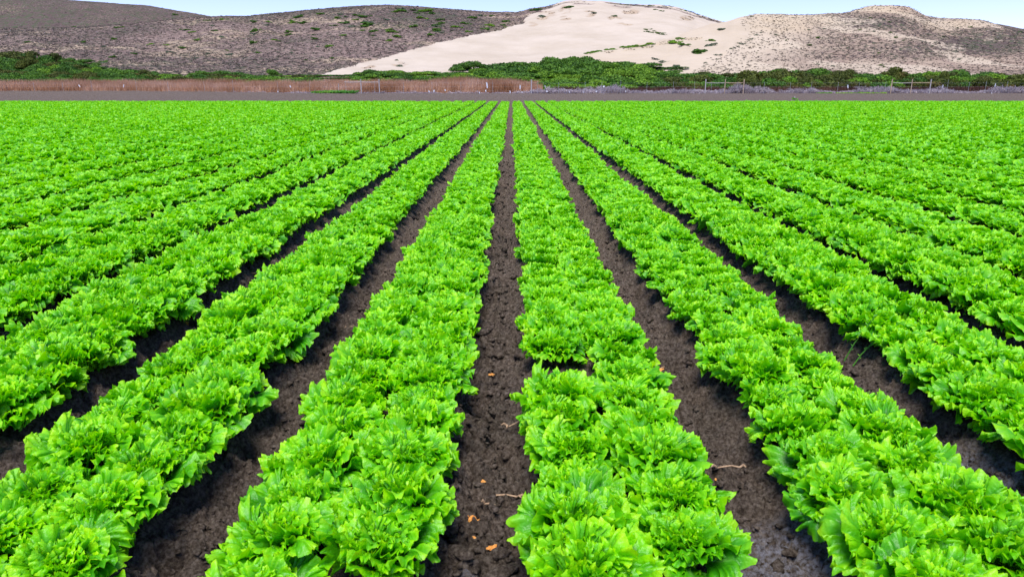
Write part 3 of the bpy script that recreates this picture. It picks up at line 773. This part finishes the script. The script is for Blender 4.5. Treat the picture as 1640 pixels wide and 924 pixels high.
# bushes dotted over the hillsides: picked out one by one, then many like them
def hillbush(key, X, Y, wpx, kind, label, group, flat=.55, name='bush'):
    x, y, z, d = hill_pt(key, X, Y)
    if d > 60: return
    if group:
        col = {'small': 'dark green', 'smallbright': 'fresh green', 'sage': 'grey green'}[kind]
        if group == GH: label = f"{col} bush {'high on' if Y < 40 else 'midway up' if Y < 70 else 'low on'} brown hill, {place(X)}"
        elif group == 'bushes dotted over the tan hill': label = f"small {col} bush {'high on' if Y < 45 else 'midway up' if Y < 80 else 'low on'} tan hill, {place(X)}"
    wv = wpx / 1093 * y / CT / 2
    put(SH[kind], name, x, y, z - wv * .15, wv / .8, wv * flat * 1.5, label, 'bush', group)
GH = 'green bushes dotted over the brown hillside'
for (X, Y, wp) in ((181, 62, 9), (190, 43, 10), (135, 66, 9), (243, 70, 9), (115, 40, 7), (346, 48, 10), (318, 62, 12), (410, 48, 14), (403, 68, 12), (462, 51, 11), (439, 63, 9), (509, 46, 16), (505, 61, 9), (514, 22, 12), (552, 36, 14), (585, 39, 16), (549, 55, 9),
                    (587, 26, 11), (630, 50, 14), (636, 58, 12), (648, 17, 13), (680, 17, 18), (690, 21, 12), (672, 28, 16), (697, 48, 14), (703, 31, 12), (731, 42, 12), (748, 50, 9), (761, 28, 12), (779, 46, 12), (786, 40, 14), (806, 34, 11), (808, 40, 9), (744, 36, 13),
                    (583, 48, 8), (540, 29, 10), (663, 42, 11), (298, 47, 9), (305, 50, 10), (269, 71, 8), (430, 34, 10), (281, 23, 8)):
    hillbush('main' if not (X < 300 and Y < 30) else 'back', X, Y + 2, wp, rnd.choice(['small', 'small', 'smallbright']), 'small green bush dotted on the brown hillside', GH)
for i in range(190):
    X = rnd.uniform(0, 830); Y = rnd.uniform(14, 112)
    if rnd.random() > (.25 + .75 * (X > 350) * (Y < 62)): continue
    if poly_mask(SAND_MAIN, np.array([X]), np.array([Y - 5]))[0] or Y < float(lerp_pts(RIDGE['main'], X)) + 2: continue
    hillbush('main', X, Y, rnd.uniform(5, 13), rnd.choice(['small', 'sage', 'sage', 'small', 'smallbright']), 'small green bush dotted on the brown hillside', GH)
for (X, Y, wp, kd, lb) in ((1119, 86, 23, 'small', 'dark rounded bush on bare sand, lowest of the dune bushes'), (1138, 74, 18, 'sage', 'grey green bush on sand above the dark rounded one'), (1137, 67, 12, 'smallbright', 'olive tuft on the sand, topmost of the bush cluster'),
                           (1097, 73, 13, 'small', 'small green bush on sand left of the grey green bush'), (1078, 70, 20, 'smallbright', 'wide olive bush on the front crest of sand'), (1090, 64, 12, 'smallbright', 'olive tuft behind the wide olive bush on sand'),
                           (1048, 96, 11, 'sage', 'small grey green bush low on the sand face'), (1064, 100, 12, 'sage', 'grey green bush low on sand, beside another'), (1158, 49, 14, 'sage', 'brown green bush beneath the notch between dune and tan hill'),
                           (1083, 107, 12, 'sage', 'grey bush low on sand near the mound of bushes')):
    hillbush('right', X, Y, wp, kd, lb, None)
for (X, Y, wp, kd, lb) in ((911, 13, 13, 'small', 'dark green bush just below the top of the dune'), (951, 23, 9, 'sage', 'small dark bush on the upper dune face'), (985, 27, 9, 'small', 'small dark bush at the head of sandy spur'),
                           (635, 98, 7, 'sage', 'tiny bush alone on the lower left sand'), (640, 108, 12, 'sage', 'brown green bush at the foot of the sand'), (858, 18, 16, 'small', 'dark bush where brown hill meets the dune crest'), (866, 28, 14, 'sage', 'olive bush under the left shoulder of the dune'),
                           (1051, 17, 6, 'small', 'tiny dark bush under the dune crest'), (1061, 19, 6, 'small', 'tiny dark bush under dune crest, right of another')):
    hillbush('main', X, Y, wp, kd, lb, None)
for i in range(16):
    hillbush('main', 1032 + i * 2.3 + rnd.uniform(-1, 1), 51 + i * .35 + rnd.uniform(-3, 2), rnd.uniform(3, 6), 'small', 'tiny dark bush in the line across the middle of dune', 'tiny bushes in a line on the dune')
for i in range(20):
    X = 1150 + rnd.uniform(-40, 75); hillbush('right', X, 50 + (1225 - X) * .56 + rnd.uniform(-2, 3), rnd.uniform(3, 7), 'sage', 'dark scrub bush along the border of sand and tan hill', 'bushes along the edge of the sand')
for i in range(26):
    X = rnd.uniform(975, 1150); Y = float(lerp_pts(RIDGE['main'], X)) + 1.0
    hillbush('main', X, Y, rnd.uniform(4, 8), rnd.choice(['small', 'sage']), 'dark scrub bush lining the crest of the dune', 'bushes lining the dune crest', .4)
for i in range(34):
    X = rnd.uniform(935, 1044); hillbush('right', X, float(lerp_pts([(930, 84), (980, 80), (1040, 73)], X)) + rnd.uniform(-1.5, 1), rnd.uniform(7, 12), 'smallbright', 'olive tuft in the line along the low sand crest', 'tufts along the low sand crest', .5)
for i in range(60):
    X = rnd.uniform(1200, 1650); Y = rnd.uniform(20, 110)
    if Y < float(lerp_pts(RIDGE['right'], X)) + 1: continue
    hillbush('right', X, Y, rnd.uniform(2.5, 7), rnd.choice(['sage', 'sage', 'small']), 'small dark bush dotted on the tan hill', 'bushes dotted over the tan hill')
hillbush('far', 1636, 55, 16, 'small', 'green bush on the brown hill at the far right edge', None)

# fine scrub covering the hill slopes
sv, sf, ss, off = [], [], [], 0
tiny = [shrub_arrays(700 + i, 22, .6, .30, 4) for i in range(8)]
for key, n in (('main', 24000), ('right', 12000), ('back', 2500), ('far', 700)):
    PX, PY, hx, hy, hz, sd_, TT = DUST[key]
    ok = np.flatnonzero(((TT < 1.03) & (sd_ < .4) & (PX > -120) & (PX < 1760)).ravel()); ok = rng.choice(ok, n)
    for i in ok:
        s = rng.uniform(.22, .62) * (1.25 if key in ('back', 'far') else 1) * (0.8 if key == 'right' else 1); a = tiny[rng.integers(8)]
        v = a[0] * np.array([s, s, s * .6]) + np.array([hx.flat[i] + rng.normal(0, .5), hy.flat[i] + rng.normal(0, .5), hz.flat[i] - .05]); sv.append(v); sf.append(a[1] + off); off += len(v)
        ss.append(np.clip(a[2] * .6 + rng.uniform(-.1, .4), 0, 1))
o = mk('hillside_scrub', np.concatenate(sv), np.concatenate(sf), M['scrub'], attrs={'shade': np.concatenate(ss)})
tag(o, 'low brown grey scrub covering the slopes of the hills', 'scrub', None, 'stuff')

# ------------------------------------------------------------------ dry grass, weeds and grey brush along the fence
def scatter(name, lib, spots, m, label, cat):
    V, Fq, S_, off = [], [], [], 0
    for (x, y, z, sx, sz) in spots:
        a = lib[rnd.randrange(len(lib))]; v = a[0] * np.array([sx, sx, sz]) + np.array([x, y, z]); V.append(v); Fq.append(a[1] + off); off += len(v); S_.append(np.clip(a[2] + rnd.uniform(-.25, .25) + 0.9 * (float(vn(np.array([x / 3.5]), np.array([y / 6]), 5)[0]) - .5), 0, 1))
    o = mk(name, np.concatenate(V), np.concatenate(Fq), m, attrs={'shade': np.concatenate(S_)})
    return tag(o, label, cat, None, 'stuff')
def tri_blades(seed, n, rad, h, w_, lean):
    v, f, s = blade_arrays(seed, n, rad, h, w_, lean); k = len(f) // 2
    return v, np.concatenate([f[:k][:, [0, 1, 2]], f[:k][:, [0, 2, 3]], f[k:, :3]]), s
reeds = [tri_blades(800 + i, 46, .9, 1.0, .03, .34) for i in range(8)]
spots = []
for i in range(4200):
    X = rnd.uniform(-220, 865) ; D = rnd.uniform(124, 146)
    if X > 835 and rnd.random() < .5: continue
    hgt = (1.45 + 0.9 * float(fbm(np.array([X / 30]), np.array([D / 4]), 3, 2)[0])) * (1.15 if 690 < X < 830 else .95)
    x, y, _ = (float(q) for q in at_depth(X, 140, D)); spots.append((x, y, float(apron_z(np.array([y]))[0]) - .05, 1.0, hgt))
scatter('dry_grass', reeds, spots, M['reed'], 'tall orange brown dry grass standing behind the fence', 'dry grass')
gb = [shrub_arrays(830 + i, 130, .8, .07, 5) for i in range(8)]; gt = [tri_blades(850 + i, 90, .9, .8, .03, .5) for i in range(6)]
spots = []
for i in range(1500):
    X = rnd.uniform(-220, 1900); D = FENCE_Y + rnd.uniform(.6, 3.2)
    big = .5 if X < 830 else (1.05 + .6 * math.sin(X / 23) * math.sin(X / 61 + 1))
    if X < 830 and rnd.random() < .3: continue
    x, y, _ = (float(q) for q in at_depth(X, 140, D)); spots.append((x, y, -.08, rnd.uniform(.6, 1.1), big * rnd.uniform(.7, 1.1)))
scatter('dry_brush', gt + [(a[0], np.concatenate([a[1][:, [0, 1, 2]], a[1][:, [0, 2, 3]]]), a[2]) for a in gb], spots, M['grey'], 'grey leafless brush tangled along the foot of the fence', 'dry brush')
spots = []
for i in range(900):
    X = rnd.uniform(880, 1900); D = rnd.uniform(124.5, 128.5)
    x, y, _ = (float(q) for q in at_depth(X, 140, D)); spots.append((x, y, -.05, 1.0, rnd.uniform(.8, 1.5)))
scatter('red_stems', reeds, spots, M['red'], 'dark rust red stems under the shrub band behind the fence', 'weed stems')
# green weeds at the headland's edge
gw = [shrub_arrays(870 + i, 90, .5, .12, 4) for i in range(4)]
spots = []
for i in range(220):
    X = rnd.gauss(533, 17) if i < 70 else rnd.choice([rnd.uniform(50, 130), rnd.uniform(210, 350), rnd.uniform(1310, 1420), rnd.uniform(0, 400)]); D = FENCE_Y - rnd.uniform(.2, 1.2)
    if 490 > X > 460 or X > 570 and X < 1300: continue
    x, y, _ = (float(q) for q in at_depth(X, 149, D)); k = 1.0 if i < 70 else .45; spots.append((x, y, 0.04, .7 * k + .15, .75 * k))
scatter('green_weeds', [(a[0], a[1], a[2]) for a in gw], spots, M['weed'], 'patch of fresh green weeds at the edge of the bare soil', 'weeds')
# the lone weed on the bare headland
x, y, _ = (float(q) for q in at_depth(1273, 160, 66)); root = put([mesh('weed', *gw[0][:2], M['weed'], False, {'shade': gw[0][2]})], 'weed', x, y, .03, .42, .55, 'single green weed standing on the bare headland soil', 'weed', None)
bl = [lump(rng, .09) + np.array([.0, -.1, .62])]
pymesh('blossom', [(bl[0], IF1)], M['white'], root)

# ------------------------------------------------------------------ fence
fx = lambda X: float(at_depth(X, 150, FENCE_Y)[0])
fence = empty('wire_fence', (0, FENCE_Y, 0)); tag(fence, 'long wire fence with wooden brace posts in front of the shrubs', 'fence')
POST_H = 2.4
def post(X, h, r, m, name='post', lean=0.0):
    x = fx(X)
    return pymesh(name, [tube([(x, 0, -.3), (x + lean * h * .5, 0, h * .5), (x + lean * h, 0, h)], [r, r * .97, r * .93], 8)], M[m], fence, smooth=False)
def rail(X0, X1, z, m):
    return pymesh('rail', [tube([(fx(X0), -.02, z), ((fx(X0) + fx(X1)) / 2, -.02, z - .03), (fx(X1), -.02, z)], .045, 8)], M[m], fence)
for X, m in ((579, 'wood'), (608, 'wood'), (543, 'wood')): post(X, POST_H if X > 550 else 1.7, .09 if X > 550 else .05, m)
rail(552, 578, 1.92, 'wood'); rail(580, 607, 1.92, 'wood')
post(851, 2.35, .11, 'wood')
for a, b_, c, m1, m2 in ((1129, 1160, 1190, 'wood', 'tanwood'), (1426, 1458, 1488, 'tanwood', 'wood')):
    post(a, POST_H, .09, m1); post(b_, POST_H, .07, 'tanwood'); post(c, POST_H, .085, m2)
    rail(a + 2, b_ - 1, 1.78, 'wood'); rail(b_ + 1, c - 2, 1.80, 'tanwood' if a > 1300 or True else 'wood')
X = -190.0; k = 0
while X < 1850:
    if all(abs(X - q) > 7 for q in (543, 579, 608, 851, 1129, 1160, 1190, 1426, 1458, 1488)):
        post(X, 2.0 + rnd.uniform(-.2, .3), .017, 'steel', 'metal_post', rnd.uniform(-.01, .01)); k += 1
    X += rnd.choice([27, 34, 42, 30]) * (1.7 if X < 800 else 1)
for z in (.55, 1.15, 1.75):
    pts = [(fx(-195) + (fx(1855) - fx(-195)) * i / 80, -.04, z + .02 * math.sin(i * 1.3)) for i in range(81)]
    pymesh('wire', [tube(pts, .004, 4)], M['steel'], fence)
# white rags, tags and stakes caught along the fence
for (X, Y, w_, h_, ln) in ((780, 137, 5, 14, .12), (833, 140, 4, 10, 0), (465, 139, 3, 6, .3), (198, 138, 3, 7, -.3), (127, 138, 3, 6, .4), (817, 148, 4, 6, 0), (876, 147, 5, 4, .8), (873, 139, 3, 5, .2), (1358, 139, 4, 8, .2), (778, 146, 4, 5, 0), (687, 147, 4, 4, .5),
                        (695, 146, 5, 5, -.4), (967, 139, 7, 4, .9), (934, 148, 2, 5, 0), (1510, 139, 3, 8, .1), (1594, 137, 3, 9, 0), (768, 149, 3, 5, .1), (955, 147, 4, 4, .6), (1002, 147, 3, 4, 0), (1588, 150, 5, 2, 1.2), (22, 147, 4, 3, .8), (445, 147, 4, 3, -.8), (713, 145, 4, 4, .2), (836, 148, 3, 4, .3), (912, 148, 3, 3, .4)):
    d = FENCE_Y - .12; x, y, z = (float(q) for q in at_depth(X, Y, d)); s = d / 1093 / CT
    w2, h2_ = w_ * s * .5 * .45, h_ * s * .5 * .6
    c, sn = math.cos(ln), math.sin(ln); pts = []
    for j in range(6):
        v = -1 + j * .4
        for u in (-1, -.3, .4, 1):
            px_, pz_ = u * w2 * (1 - .35 * abs(v)) + .1 * w2 * math.sin(5 * v), v * h2_
            pts.append((px_ * c - pz_ * sn, .04 * math.sin(3 * u + 4 * v) , px_ * sn + pz_ * c))
    n_ = len(pts); pts += [(p[0], p[1] + .02, p[2]) for p in pts]
    f_ = []
    for j in range(5):
        for i in range(3):
            a = j * 4 + i; f_.append((a, a + 1, a + 5, a + 4)); f_.append((a + n_, a + 4 + n_, a + 5 + n_, a + 1 + n_))
    o = pymesh('plastic_scrap', [(pts, f_)], M['white'], loc=(x, y, z))
    tag(o, 'white plastic scrap caught in dry weeds along the wire fence', 'plastic scrap', 'white scraps along the fence')
